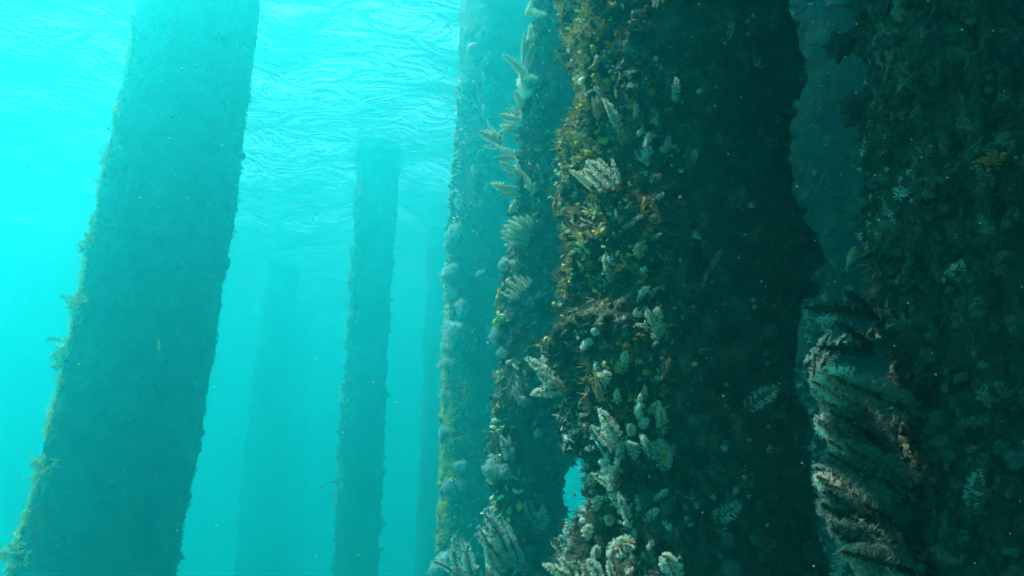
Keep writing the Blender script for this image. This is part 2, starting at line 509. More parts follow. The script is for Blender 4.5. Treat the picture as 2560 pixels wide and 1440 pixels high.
def thread(seed=0):
    g = np.random.default_rng(seed); p = [np.zeros(3)]; d = np.array([0, 0.0, 1.0])
    for k in range(9):
        d = d + g.normal(size=3) * 0.3; d[2] = abs(d[2]) + 0.3; d /= np.linalg.norm(d); p.append(p[-1] + d / 9)
    return tube(p, 0.022, 3)

P_LUMP = [ico(1, .34, s) for s in range(7)]
P_POLYP = [polyp(8, .45, 0.7, .13, s) for s in range(4)]
P_TUFT = [spike_tuft(8, s) for s in range(5)]
P_BRANCH = [branchlet(s) for s in range(6)]
P_WORM = [worm(s) for s in range(6)]
P_THREAD = [thread(s) for s in range(4)]
P_CUP = [polyp(6, .9, 0.9, .3, s) for s in range(3)]
PROTO = dict(lump=P_LUMP, polyp=P_POLYP, tuft=P_TUFT, branch=P_BRANCH, worm=P_WORM, thread=P_THREAD, cup=P_CUP)

# ------------------------------------------------------------------ growth on a pile's surface
def pile_points(p, n, ang=None, zr=(-1.3, 2.6)):
    """random points on a pile: position, outward direction, picture position"""
    na, nz = p.V.shape[1], p.V.shape[0]
    if ang is None: th = rng.random(n) * 2 * math.pi
    else: th = np.radians(ang[0] + (ang[1] - ang[0]) * rng.random(n))
    z = zr[0] + (zr[1] - zr[0]) * rng.random(n)
    j = (th / (2 * math.pi) * na).astype(int) % na
    i = np.clip(np.searchsorted(p.zs, z), 0, nz - 1)
    pos = p.V[i, j]
    nrm = np.cos(th)[:, None] * np.array(p.side) + np.sin(th)[:, None] * np.array(p.toward)
    pos = pos + np.stack([rng.normal(size=n), rng.normal(size=n), rng.normal(size=n)], 1) * 0.004
    zc = pos @ np.array(fwd)
    px = W / 2 + F * (pos @ np.array(rgt)) / zc
    py = H / 2 - F * (pos @ np.array(upv)) / zc
    return pos, nrm, px, py

def keep(px, py, blobs):
    pr = np.zeros(len(px))
    for bx, by, rx, ry, wt in blobs:
        pr = np.maximum(pr, wt * np.exp(-0.5 * (((px - bx) / rx) ** 2 + ((py - by) / ry) ** 2) * 2))
    return rng.random(len(px)) < pr

def patchy(pos, s, t):
    q = np.array([mnoise.noise(Vector(a) * s) for a in pos])
    return q > t

def stuff_mesh(name, layers, parent):
    """layers: (kind, material, pos, dir, size) joined into one mesh under a pile"""
    V, Fc, MI, mats, o = [], [], [], [], 0
    for kind, mat, pos, dr, size, up in layers:
        if len(pos) == 0: continue
        if mat not in mats: mats.append(mat)
        mi = mats.index(mat)
        protos = PROTO[kind]; pick = rng.integers(0, len(protos), len(pos))
        d = dr * (.25 if kind == 'thread' else 1) + rng.normal(size=dr.shape) * (.15 if kind == 'thread' else .45); d[:, 2] += up
        for k, pr in enumerate(protos):
            s = pick == k
            if not s.any(): continue
            sc_ = size[s]
            if kind == 'lump': sc_ = sc_[:, None] * (0.6 + 0.7 * rng.random((s.sum(), 3)))
            v, f = place(pr, pos[s], rot_many(d[s], rng.random(s.sum()) * 6.28), sc_)
            V.append(v); Fc.append(f + o); o += len(v); MI.append(np.full(len(f), mi))
    me = mesh_np(name, np.concatenate(V) - np.array(parent.location), np.concatenate(Fc), mats, np.concatenate(MI), True)
    ob = link(name, me, parent); ob['kind'] = 'stuff'
    return ob

def layer(p, kind, mat, n, size, ang=None, blobs=None, patch=None, up=0.0, zr=(-1.3, 2.6), out=0.0, sd=0.24):
    pos, nrm, px, py = pile_points(p, n, ang, zr)
    k = np.ones(len(pos), bool)
    if blobs: k &= keep(px, py, blobs)
    if patch and k.any():
        idx = np.nonzero(k)[0]; k[idx] &= patchy(pos[idx], patch[0], patch[1])
    pos, nrm = pos[k], nrm[k]
    sz = size * np.exp(rng.normal(size=len(pos)) * sd)
    return (kind, mat, pos + nrm * (out * sz)[:, None], nrm, sz, up)

LEFT, FACE = (95, 215), (20, 170)     # angles round a pile: 0 right, 90 toward the camera, 180 left
c = P['c']
ochre_c = [(1450, 200, 70, 260, 1), (1470, 340, 90, 110, 1), (1440, 560, 70, 110, 1), (1450, 760, 70, 150, 1), (1530, 900, 90, 90, 1), (1630, 980, 60, 60, .8), (1560, 1010, 60, 60, .7), (1450, 60, 80, 120, 1), (1560, 330, 110, 120, .5), (1560, 620, 100, 140, .3), (1600, 880, 120, 160, .4)]
white_c = [(1440, 1060, 60, 80, 1), (1500, 1120, 80, 60, .8), (1440, 1250, 50, 90, 1), (1415, 1330, 50, 100, 1), (1490, 1420, 110, 45, 1), (1375, 850, 50, 70, .9), (1450, 700, 40, 50, .6), (1600, 380, 160, 160, .3), (1600, 250, 100, 100, .3), (1640, 820, 110, 140, .35), (1600, 1200, 200, 240, .3), (1750, 700, 250, 700, .05)]
left_c = [(1440, y, 75, 120, 1) for y in range(0, 640, 120)]
stuff_mesh('encrusting_growth', [
    layer(c, 'lump', M_green, 4200, .006), layer(c, 'lump', M_brown, 3600, .006), layer(c, 'tuft', M_green, 3200, .013, FACE),
    layer(c, 'tuft', M_brown, 1500, .012, FACE),
    layer(c, 'lump', M_ochre, 14000, .0045, LEFT, ochre_c, (9, -.1)), layer(c, 'lump', M_cream, 2200, .0038, LEFT, ochre_c, (14, .1)), layer(c, 'tuft', M_yellow, 3600, .010, LEFT, left_c, (10, -.05)), layer(c, 'branch', M_cream, 2600, .012, LEFT, left_c, (12, .05)), layer(c, 'tuft', M_pale, 4000, .010, (50, 215), white_c, (12, 0)), layer(c, 'lump', M_pale, 5000, .006, (60, 215), white_c, (12, .05)), layer(c, 'tuft', M_ochre, 7000, .011, LEFT, ochre_c, (10, -.1)), layer(c, 'branch', M_ochre, 7000, .017, LEFT, ochre_c, (7, -.02), .2),
    layer(c, 'worm', M_yellow, 6000, .009, LEFT, left_c, (11, 0.0)), layer(c, 'worm', M_cream, 3200, .010, LEFT, left_c, (8, .04), -.5),
    layer(c, 'lump', M_yellow, 1200, .004, LEFT, left_c, (10, .05)),
    layer(c, 'tuft', M_ochre, 1300, .009, (150, 228), None, (8, -.1)), layer(c, 'branch', M_cream, 2200, .011, (150, 228), None, (8, 0)), layer(c, 'tuft', M_brown, 1500, .014, (150, 228)),
    layer(c, 'thread', M_ochre, 260, .024, LEFT, left_c, None, -1.2),
    layer(c, 'polyp', M_white, 26000, .0052, (40, 215), white_c, (16, .0), .1, out=.7, sd=.18),
    layer(c, 'lump', M_stem, 3000, .004, LEFT, white_c, (9, -.05)),
    layer(c, 'lump', M_yellow, 90, .003, FACE),
], c.root)
b = P['b']
edge_b = [(1300, 60, 35, 110, 1), (1300, 220, 40, 100, 1), (1300, 420, 40, 120, 1), (1290, 560, 40, 80, .9), (1265, 700, 30, 60, .8), (1250, 800, 30, 60, .7), (1255, 950, 40, 60, .7), (1230, 1080, 40, 60, .6), (1240, 1200, 60, 120, .5)]
stuff_mesh('encrusting_growth', [
    layer(b, 'lump', M_green, 2600, .008), layer(b, 'lump', M_brown, 2000, .008), layer(b, 'tuft', M_green, 1600, .014, FACE),
    layer(b, 'worm', M_cream, 2600, .017, LEFT, edge_b, (9, -.05), -.2), layer(b, 'worm', M_yellow, 1500, .015, LEFT, edge_b, (9, 0)),
    layer(b, 'thread', M_cream, 420, .03, LEFT, edge_b, None, -1.4),
    layer(b, 'polyp', M_pale, 2200, .008, LEFT, [(1250, 1380, 70, 90, 1), (1300, 900, 80, 200, .3), (1330, 1200, 80, 200, .3)], (7, -.1), out=.6),
    layer(b, 'branch', M_ochre, 900, .026, LEFT, [(1265, 940, 40, 30, 1), (1250, 740, 25, 60, .8), (1235, 1050, 30, 50, .7), (1280, 620, 40, 30, .5)]),
    layer(b, 'lump', M_yellow, 1500, .007, FACE, [(1250, 790, 20, 30, 1), (1280, 1230, 40, 60, .6), (1230, 1190, 40, 40, .5)]),
], b.root)
a = P['a']
edge_a = [(1155, 60, 30, 100, 1), (1150, 230, 30, 90, 1), (1135, 400, 22, 160, .8), (1125, 600, 25, 140, .7), (1120, 780, 30, 80, .8)]
stuff_mesh('encrusting_growth', [
    layer(a, 'lump', M_green, 1800, .014), layer(a, 'lump', M_brown, 1400, .014), layer(a, 'tuft', M_green, 1200, .018, FACE),
    layer(a, 'worm', M_cream, 2400, .024, LEFT, edge_a, (6, -.05), -.2), layer(a, 'worm', M_yellow, 900, .02, LEFT, edge_a, (6, 0)),
    layer(a, 'thread', M_cream, 220, .04, LEFT, edge_a, None, -1.4),
    layer(a, 'tuft', M_lime, 16000, .014, (95, 205), [(1118, 1000, 46, 260, 1), (1112, 1250, 50, 220, 1), (1104, 1400, 45, 120, 1), (1130, 800, 34, 60, .8)], (8, -.2)),
    layer(a, 'lump', M_lime, 9000, .007, (95, 205), [(1112, 1050, 30, 260, 1), (1105, 1300, 30, 220, 1)], (8, -.1)),
    layer(a, 'worm', M_cream, 120, .02, FACE, [(1190, 200, 50, 250, .9), (1180, 550, 50, 200, .6)]),
], a.root)
lf = P['left']
stuff_mesh('encrusting_growth', [
    layer(lf, 'lump', M_green, 3600, .0065), layer(lf, 'lump', M_brown, 3000, .0065), layer(lf, 'lump', M_green, 900, .02, None, None, (5, .1)), layer(lf, 'tuft', M_green, 1800, .013, (-10, 190)),
    layer(lf, 'tuft', M_lime, 6000, .018, (160, 240), None, (7, -.15)), layer(lf, 'lump', M_lime, 4000, .010, (160, 240), None, (7, -.1)),
    layer(lf, 'tuft', M_brown, 700, .013, (-40, 15), None, (5, .1)),
], lf.root)
d_ = P['d']
edge_d = [(2165, 540, 40, 220, 1), (2230, 460, 60, 80, .6), (2200, 760, 60, 90, .6)]
stuff_mesh('encrusting_growth', [
    layer(d_, 'lump', M_green, 3600, .006), layer(d_, 'lump', M_brown, 3000, .006), layer(d_, 'tuft', M_green, 3000, .013, (40, 200)),
    layer(d_, 'polyp', M_pale, 5000, .0055, (80, 215), edge_d, (12, 0.0), out=.6, sd=.2), layer(d_, 'branch', M_pale_shaded, 700, .018, (90, 215), edge_d, (8, 0)),
    layer(d_, 'branch', M_green, 900, .02, (60, 200), None, (6, .1)),
    layer(d_, 'lump', M_orange, 300, .005, (60, 180), [(2480, 400, 40, 30, 1), (2405, 35, 12, 10, .7)]), layer(d_, 'lump', M_cream, 70, .0025, (60, 190)),
    layer(d_, 'polyp', M_pale_shaded, 2600, .006, (60, 190), [(2400, 1150, 160, 250, .7)], (11, .2), out=.6, sd=.2),
], d_.root)
e = P['e']
stuff_mesh('encrusting_growth', [
    layer(e, 'lump', M_green, 1500, .012), layer(e, 'lump', M_brown, 1000, .012), layer(e, 'tuft', M_green, 1500, .022, (70, 200), None, (5, -.1), .5),
    layer(e, 'polyp', M_pale, 9000, .011, (60, 215), [(2060, 840, 90, 100, 1), (2050, 1150, 70, 250, .8), (2120, 1400, 80, 60, 1), (2060, 400, 90, 300, .12)], (5, -.15), .3, out=.6), layer(e, 'tuft', M_pale, 3000, .014, (60, 215), [(2060, 850, 80, 90, 1), (2120, 1400, 80, 60, 1)], (5, -.1), .5),
    layer(e, 'tuft', M_pale_shaded, 900, .022, (70, 200), None, (4, .05), .8), 
], e.root)
for key in ('mid', 'ghost'):
    q = P[key]; s_ = 1.0 if key == 'mid' else 1.6
    stuff_mesh('encrusting_growth', [layer(q, 'lump', M_green, 900, .02 * s_, None, None, None, 0, (-1.3, 3.0)), layer(q, 'tuft', M_green, 700, .022 * s_),
        layer(q, 'tuft', M_yellow, 500, .03 * s_, (140, 215), None, (3, .1))], q.root)

# ------------------------------------------------------------------ feathery soft corals
def frond_meshes(name, aspect, rows, per, nt, bend, seed, pol_r, m_stem, m_pol, flat=0.55, fat=1.0):
    """a spindle shaped branch, length 1 along +Z: an ochre stem and rows of stalked polyps round it"""
    g = np.random.default_rng(seed)
    t = np.linspace(0, 1, 14)
    cx = lambda u: bend * np.sin(u * math.pi * 0.9) * 0.5
    cyv = lambda u: 0.3 * bend * np.sin(u * 5.0 + seed) * 0.4
    pts = np.stack([cx(t), cyv(t), t], 1)
    wst = aspect * 0.16
    sv, sf = tube(pts, wst * fat * (1.15 - 0.75 * t) * (1 if fat == 1 else np.sin(np.pi * (t * .9 + .08)) ** .6 * 1.4), 6)
    # little ochre calyces
    pv, dv, rv = [], [], []
    for i in range(rows):
        u = 0.06 + 0.91 * (i + 0.5) / rows
        wd = aspect * 0.5 * (math.sin(math.pi * min(1, (u * 0.92 + 0.10)) ** 0.9) ** 0.75 + 0.12)
        for k in range(per):
            a = g.random() * 6.283 if k >= per * flat else (0 if k % 2 else math.pi) + g.normal() * 0.55
            d = np.array([math.cos(a), math.sin(a), 0.45 + g.normal() * 0.2])
            l = wd * (0.75 + 0.4 * g.random()) * (1 if abs(math.cos(a)) > .5 else .75)
            pv.append(np.array([cx(u), cyv(u), u + g.normal() * 0.4 / rows]) + d * l); dv.append(d); rv.append((d, l))
    pv = np.array(pv); dv = np.array(dv)
    protos = [polyp(nt, .4, 0.0, .12, s + seed) for s in range(4)]
    pick = g.integers(0, 4, len(pv)); parts = []
    for k, pr in enumerate(protos):
        s = pick == k
        if s.any(): parts.append(place(pr, pv[s], rot_many(dv[s] + g.normal(size=dv[s].shape) * .25, g.random(s.sum()) * 6.28), pol_r * (0.75 + 0.5 * g.random(s.sum()))))
    parts.append(place(protos[0], np.array([[cx(1), cyv(1), 1.02]]), rot_many(np.array([[0., 0.05, 1]]), np.zeros(1)), np.array([pol_r * 1.2])))
    # stalks
    st = []
    for q, (d, l) in zip(pv, rv):
        st.append(tube([q - d * l * 0.95, q], [pol_r * .30, pol_r * .24], 3, False))
    stv, stf = join(st)
    ppv, ppf = join(parts + [(stv, stf)])
    cal = [place(P_LUMP[0], pv[::2] - np.array([r_[0] * r_[1] * .75 for r_ in rv])[::2], rot_many(dv[::2], np.zeros(len(dv[::2]))), np.full(len(pv[::2]), wst * .55))]
    sv, sf = join([(sv, sf)] + cal)
    return mesh_np(name + '_stem', sv, sf, m_stem, smooth=True), mesh_np(name + '_polyps', ppv, ppf, m_pol)

FR = {}
for nm, asp, rows, per, pr in (('slim', .17, 20, 4, .046), ('mid', .27, 16, 5, .054), ('broad', .40, 17, 7, .052)):
    for k in range(3):
        FR[nm, 'w', k] = frond_meshes('frond', asp, rows, per, 8, (.10, -.14, .05)[k], 10 * k + len(nm), pr, M_stem, M_white)
    for k in range(2):
        FR[nm, 'p', k] = frond_meshes('frond', asp, rows - 4, per - 1, 6, (.12, -.08)[k], 10 * k + len(nm) + 50, pr * 1.1, M_dstem, M_pale)
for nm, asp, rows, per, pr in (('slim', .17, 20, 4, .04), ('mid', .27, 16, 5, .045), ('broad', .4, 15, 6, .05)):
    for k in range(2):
        FR[nm, 'g', k] = frond_meshes('frond', asp, rows, per, 6, (.1, -.1)[k], 10 * k + len(nm) + 150, pr, M_dstem, M_pale_shaded)  # frond copies in the shade darkened colour
for k in range(3):
    FR['comb', 'p', k] = frond_meshes('frond', .2, 34, 6, 6, (.12, .05, -.06)[k], 200 + k, .027, M_dstem, M_comb, .85)
    FR['bar', 'd', k] = frond_meshes('frond', .13, 30, 5, 5, (.1, -.05, .06)[k], 220 + k, .02, M_dstem, M_brown, .5, 1.6)
    for nm_, asp_ in (('slim', .2), ('mid', .3), ('broad', .42)):
        FR[nm_, 'r', k] = frond_meshes('frond', asp_, 26, 6, 8, (.1, -.08, .03)[k], 240 + k, .034, M_red, M_white, .5, 1.5)
FR['slim', 'y', 0] = frond_meshes('frond', .2, 22, 5, 6, .12, 91, .045, M_cream, M_cream, .55, 2.3)
FR['mid', 'y', 0] = frond_meshes('frond', .32, 18, 6, 6, -.1, 92, .055, M_cream, M_cream, .55, 2.3)
FR['broad', 'y', 0] = frond_meshes('frond', .5, 14, 8, 6, .06, 93, .07, M_cream, M_cream, .55, 2.3)
NV = {}
for (n_, c_, k_) in FR: NV[n_, c_] = max(NV.get((n_, c_), 0), k_ + 1)

def hit(p, px, py):
    """the front surface point of a pile nearest to a picture position, and its depth"""
    if not hasattr(p, 'flat'):
        fr = np.sin(p.th) > -0.12
        q = p.V[:, fr].reshape(-1, 3); q = q[(q[:, 2] > -1.8) & (q[:, 2] < 3.0)]
        zc = q @ np.array(fwd)
        p.flat = q; p.fx = W / 2 + F * (q @ np.array(rgt)) / zc; p.fy = H / 2 - F * (q @ np.array(upv)) / zc; p.fz = zc
    dd = (p.fx - px) ** 2 + (p.fy - py) ** 2
    near = dd < dd.min() + 60
    i = np.nonzero(near)[0][np.argmin(p.fz[near])]
    return Vector(p.flat[i]), p.fz[i]

def on_ray(px, py, depth):
    d = fwd + rgt * ((px - W / 2) / F) + upv * ((H / 2 - py) / F)
    return d * depth

def frond_matrix(base, tip, spin):
    z = tip - base; L = z.length
    m = rot_to(np.array(z), spin) * L
    return Matrix(((m[0, 0], m[0, 1], m[0, 2], base.x), (m[1, 0], m[1, 1], m[1, 2], base.y), (m[2, 0], m[2, 1], m[2, 2], base.z), (0, 0, 0, 1))), L

def face_spin(base, tip):
    """spin that lays the frond's broad side across the line of sight"""
    z = np.array(tip - base); m = rot_to(z, 0.0); v = np.array(base) / np.linalg.norm(np.array(base))
    return math.atan2(-v @ m[:, 0], v @ m[:, 1])

def frond_ends(p, bp, tp, lift, blift=0.0):
    h, dep = hit(p, *bp)
    _, dt = hit(p, *tp)
    base = on_ray(bp[0], bp[1], dep + 0.006 - blift)
    tip = on_ray(tp[0], tp[1], min(dep, dt + 0.0) - lift)
    return base, tip

def coral_frond(p, bp, tp, shape, colr, label, lift=0.02, group=None, cat='soft coral', blift=0.0):
    base, tip = frond_ends(p, bp, tp, lift, blift)
    k = int(rng.integers(0, NV[shape, colr]))
    ms, mp = FR[shape, colr, k]
    root = empty('coral_frond', base)
    tag(root, label, cat, group)
    mw, L = frond_matrix(base, tip, face_spin(base, tip) + rng.normal() * .5)
    ml = Matrix.Translation(-base) @ mw
    link('stem', ms, root, ml)
    o = link('polyps', mp, root, ml); o['kind'] = 'stuff'
    return root

def colony(p, fronds, label, group, lift=0.02, blift=0.0):
    """several branches from one holdfast: a thing > branch > polyps"""
    b0, _ = frond_ends(p, fronds[0][0], fronds[0][1], 0.0)
    root = empty('coral_colony', b0); tag(root, label, 'soft coral', group)
    for bp, tp, shape, colr in fronds:
        base, tip = frond_ends(p, bp, tp, blift + lift * (0.4 + 1.2 * rng.random()), blift)
        k = int(rng.integers(0, NV[shape, colr]))
        ms, mp = FR[shape, colr, k]
        mw, L = frond_matrix(base, tip, face_spin(base, tip) + rng.normal() * .5)
        br = link('branch', ms, root, Matrix.Translation(-b0) @ mw)
        o = link('polyps', mp, br); o['kind'] = 'stuff'
    return root

ORD = 'highest second third fourth fifth sixth seventh eighth ninth tenth eleventh twelfth thirteenth fourteenth fifteenth sixteenth seventeenth eighteenth nineteenth'.split()
def nth(label, k):
    return ('highest ' if k == 0 else ORD[k] + ' from top: ') + label
GC = 'feathery soft corals on the piles'
S, Mi, B = 'slim', 'mid', 'broad'
pb, pc, pd, pa = P['b'], P['c'], P['d'], P['a']
coral_frond(pb, (1322, 200), (1258, 140), S, 'y', 'lone long yellow frond sticking up to the left from the narrow pile', .03, GC)
colony(pb, [((1305, 160), (1318, 95), S, 'y'), ((1315, 170), (1335, 110), Mi, 'y'), ((1318, 130), (1325, 60), S, 'y'), ((1310, 150), (1308, 80), S, 'y'), ((1318, 40), (1330, 0), Mi, 'y'), ((1325, 25), (1365, 35), S, 'y')],
       'upright cream fronds at the top of the narrow pile edge', GC)
colony(pb, [((1300, 215), (1296, 172), S, 'y'), ((1300, 215), (1342, 195), Mi, 'y'), ((1308, 190), (1322, 236), S, 'y'), ((1318, 215), (1300, 182), S, 'y'), ((1312, 245), (1322, 196), S, 'y'), ((1305, 262), (1288, 228), B, 'y'), ((1300, 255), (1330, 225), S, 'y')],
       'knot of yellow fronds below the lone long frond', GC)
colony(pb, [((1296, 300), (1250, 285), Mi, 'y'), ((1296, 292), (1266, 270), S, 'y'), ((1300, 290), (1280, 266), S, 'y'), ((1306, 285), (1296, 262), S, 'y'), ((1294, 318), (1250, 312), Mi, 'y'), ((1296, 332), (1256, 324), S, 'y'), ((1300, 342), (1285, 356), S, 'y')],
       'stack of pale flat fronds jutting left just above the white tip', GC)
colony(pb, [((1252, 356), (1200, 331), B, 'w'), ((1248, 352), (1232, 318), Mi, 'w'), ((1250, 372), (1257, 326), B, 'w'), ((1246, 368), (1210, 367), Mi, 'w'), ((1302, 386), (1240, 362), S, 'w'), ((1290, 396), (1236, 396), S, 'y')],
       'bright white fronds reaching farthest left from the narrow pile', GC)
colony(pb, [((1295, 428), (1250, 405), Mi, 'y'), ((1300, 445), (1266, 434), Mi, 'y'), ((1300, 450), (1290, 400), S, 'y'), ((1315, 455), (1298, 420), S, 'y'), ((1322, 470), (1305, 430), S, 'y'), ((1292, 478), (1230, 456), Mi, 'y'), ((1326, 480), (1318, 440), S, 'y'), ((1305, 488), (1252, 490), S, 'y'), ((1330, 490), (1335, 455), S, 'y'), ((1290, 500), (1272, 530), Mi, 'y')],
       'tangle of cream fronds midway between white tip and shell shaped fan', GC)
colony(pb, [((1318, 618), (1262, 612), S, 'y'), ((1322, 612), (1254, 596), S, 'y'), ((1322, 606), (1253, 580), S, 'y'), ((1324, 600), (1260, 565), S, 'y'), ((1326, 592), (1270, 552), S, 'y'), ((1327, 585), (1284, 543), S, 'y'), ((1328, 578), (1298, 540), S, 'y'), ((1330, 575), (1315, 540), S, 'y'), ((1330, 580), (1328, 548), S, 'y')],
       'shell shaped fan of pale ribbed fronds on the narrow pile', GC)
colony(pb, [((1304, 738), (1266, 700), S, 'y'), ((1314, 728), (1283, 690), S, 'y'), ((1322, 720), (1298, 688), S, 'y'), ((1328, 708), (1316, 690), S, 'y'), ((1298, 748), (1266, 722), S, 'y'), ((1288, 752), (1262, 738), S, 'y')],
       'small fan of parallel pale fronds lower on the narrow pile', GC)
colony(pb, [((1322, 775), (1326, 742), Mi, 'p'), ((1342, 745), (1365, 732), S, 'p'), ((1340, 750), (1350, 728), S, 'p')], 'dull pale fronds beside the dark bulge', GC)
colony(pb, [((1270, 1152), (1252, 1094), Mi, 'p'), ((1272, 1152), (1273, 1094), Mi, 'p'), ((1276, 1150), (1284, 1120), Mi, 'p')], 'translucent twin horned coral on the narrow pile', GC)
colony(pb, [((1285, 1425), (1208, 1288), S, 'p'), ((1290, 1420), (1222, 1274), S, 'p'), ((1292, 1415), (1232, 1290), S, 'p'), ((1280, 1430), (1200, 1318), S, 'p'), ((1278, 1435), (1192, 1342), S, 'p'), ((1296, 1430), (1246, 1296), S, 'p'), ((1300, 1440), (1262, 1330), S, 'p'), ((1310, 1445), (1290, 1370), S, 'p'), ((1270, 1440), (1212, 1350), S, 'p'), ((1260, 1440), (1225, 1380), Mi, 'w')],
       'long plume of slim pale fronds at the foot of the narrow pile', GC, .04)
colony(pb, [((1142, 1420), (1137, 1340), S, 'p'), ((1166, 1425), (1152, 1350), S, 'p'), ((1180, 1430), (1172, 1360), S, 'p'), ((1195, 1425), (1160, 1395), Mi, 'w'), ((1180, 1440), (1130, 1420), Mi, 'w'), ((1150, 1445), (1082, 1405), S, 'p')],
       'short upright fronds left of the long pale plume', GC, .03)
coral_frond(pb, (1302, 1004), (1282, 966), Mi, 'p', 'short drooping pale frond beside orange twigs on the narrow pile', .02, GC)
coral_frond(pb, (1336, 1298), (1318, 1250), B, 'p', 'small leaf shaped pale frond above the blurred broad frond', .02, GC)
coral_frond(pb, (1342, 1332), (1358, 1265), B, 'p', 'blurred broad pale frond low on the shaded narrow pile', .02, GC)
# broad dark pile
colony(pc, [((1545, 472), (1470, 404), Mi, 'w'), ((1548, 452), (1498, 398), Mi, 'w'), ((1520, 480), (1462, 424), Mi, 'w'), ((1492, 478), (1425, 428), S, 'y'), ((1550, 462), (1530, 400), S, 'w')],
       'cluster of fat fluffy white fronds on the broad dark pile', GC)
coral_frond(pc, (1562, 356), (1510, 252), S, 'w', 'long slanting white frond above the fat fluffy cluster', .03, GC)
colony(pc, [((1552, 218), (1548, 180), S, 'p'), ((1550, 190), (1588, 178), S, 'p'), ((1560, 225), (1578, 205), Mi, 'p')], 'curled pale frond high on the broad dark pile', GC)
coral_frond(pc, (1688, 258), (1690, 195), Mi, 'w', 'topmost upright white spindle on the dark face of the broad pile', .02, GC)
coral_frond(pc, (1620, 402), (1625, 332), Mi, 'w', 'upright white spindle right of the fat fluffy cluster', .02, GC)
coral_frond(pc, (1660, 386), (1672, 340), Mi, 'w', 'small white spindle between two taller white spindles', .02, GC)
coral_frond(pc, (1726, 418), (1738, 374), Mi, 'w', 'short white tuft farthest right of the upper white spindles', .02, GC)
coral_frond(pc, (1634, 30), (1640, -12), Mi, 'w', 'white frond cut by the top of the picture', .02, GC)
colony(pc, [((1532, 706), (1510, 666), Mi, 'w'), ((1528, 668), (1516, 638), Mi, 'w'), ((1500, 700), (1480, 690), S, 'w')], 'pair of short white fronds above the ochre hydroid tangle', GC)
colony(pc, [((1632, 812), (1618, 775), B, 'w'), ((1636, 812), (1645, 770), B, 'w'), ((1620, 820), (1590, 812), S, 'w')], 'white star headed fronds beside the brush shaped ochre twig', GC)
coral_frond(pc, (1632, 850), (1654, 812), B, 'w', 'orange stemmed frond with a white head just below the star headed ones', .02, GC)
colony(pc, [((1590, 760), (1606, 722), S, 'w'), ((1600, 740), (1625, 718), S, 'w'), ((1618, 735), (1650, 716), S, 'w')], 'row of little white polyps arching over the dark face', GC)
colony(pc, [((1735, 745), (1768, 676), S, 'p'), ((1766, 690), (1806, 624), S, 'p')], 'long thin translucent frond alone on the dark face', GC)
colony(pc, [((1408, 975), (1318, 900), S, 'w'), ((1402, 980), (1345, 935), Mi, 'w'), ((1415, 965), (1360, 930), S, 'w')], 'long white frond curving out below the dark bulge', GC)
coral_frond(pc, (1420, 972), (1330, 985), Mi, 'w', 'orange lined white frond pointing left under the curved one', .02, GC)
colony(pc, [((1548, 1010), (1545, 974), Mi, 'w'), ((1595, 1020), (1600, 985), S, 'w'), ((1600, 1045), (1598, 1015), Mi, 'w')], 'small orange and white fronds below the ochre tangle', GC)
coral_frond(pc, (1655, 1092), (1650, 1018), Mi, 'w', 'upright white spindle above the white hand shaped cluster', .02, GC)
colony(pc, [((1660, 1178), (1650, 1100), B, 'w'), ((1676, 1160), (1685, 1112), Mi, 'w'), ((1640, 1150), (1608, 1094), Mi, 'w'), ((1650, 1150), (1632, 1105), Mi, 'w')], 'white hand shaped cluster of thick fronds on the dark face', GC)
colony(pc, [((1548, 1122), (1500, 1026), Mi, 'w'), ((1538, 1128), (1480, 1066), S, 'w'), ((1560, 1118), (1520, 1060), Mi, 'w'), ((1548, 1118), (1592, 1112), S, 'w'), ((1540, 1190), (1548, 1120), S, 'w')], 'star of long orange ribbed white fronds on the broad pile', GC)
colony(pc, [((1530, 1222), (1480, 1184), S, 'w'), ((1565, 1290), (1522, 1192), Mi, 'w'), ((1578, 1330), (1545, 1240), S, 'w')], 'drooping chain of white fronds above the orange sponge ball', GC)
coral_frond(pc, (1590, 1350), (1522, 1392), B, 'w', 'plump white frond lying sideways below the orange sponge ball', .03, GC)
coral_frond(pc, (1688, 1450), (1664, 1386), B, 'w', 'plump white frond standing at the lower frame edge', .03, GC)
colony(pc, [((1428, 1445), (1360, 1412), Mi, 'w'), ((1440, 1440), (1400, 1400), Mi, 'w'), ((1500, 1450), (1470, 1400), B, 'w'), ((1530, 1450), (1520, 1405), Mi, 'w')], 'ragged white fronds at the foot of the broad pile edge', GC)
coral_frond(pc, (1860, 1030), (1942, 972), B, 'p', 'dim pale frond pointing right on the dark face', .02, GC)
coral_frond(pc, (1815, 105), (1830, 55), Mi, 'p', 'dim pale frond near the top of the dark face', .02, GC)
coral_frond(pc, (1780, 1300), (1850, 1255), B, 'p', 'dim fluffy frond low on the dark face', .02, GC)
for k, (bp, tp) in enumerate((((1975, 42), (2012, 37)), ((1985, 215), (2038, 158)), ((1975, 300), (1998, 286)), ((1975, 350), (2012, 330)), ((1972, 398), (2002, 382)), ((1978, 432), (2014, 424)), ((1985, 560), (2025, 528)))):
    coral_frond(pc, bp, tp, S, 'p', nth('dark backlit coral spike on the right outline of the broad pile', k), 0.0, 'dark spikes on the broad pile')
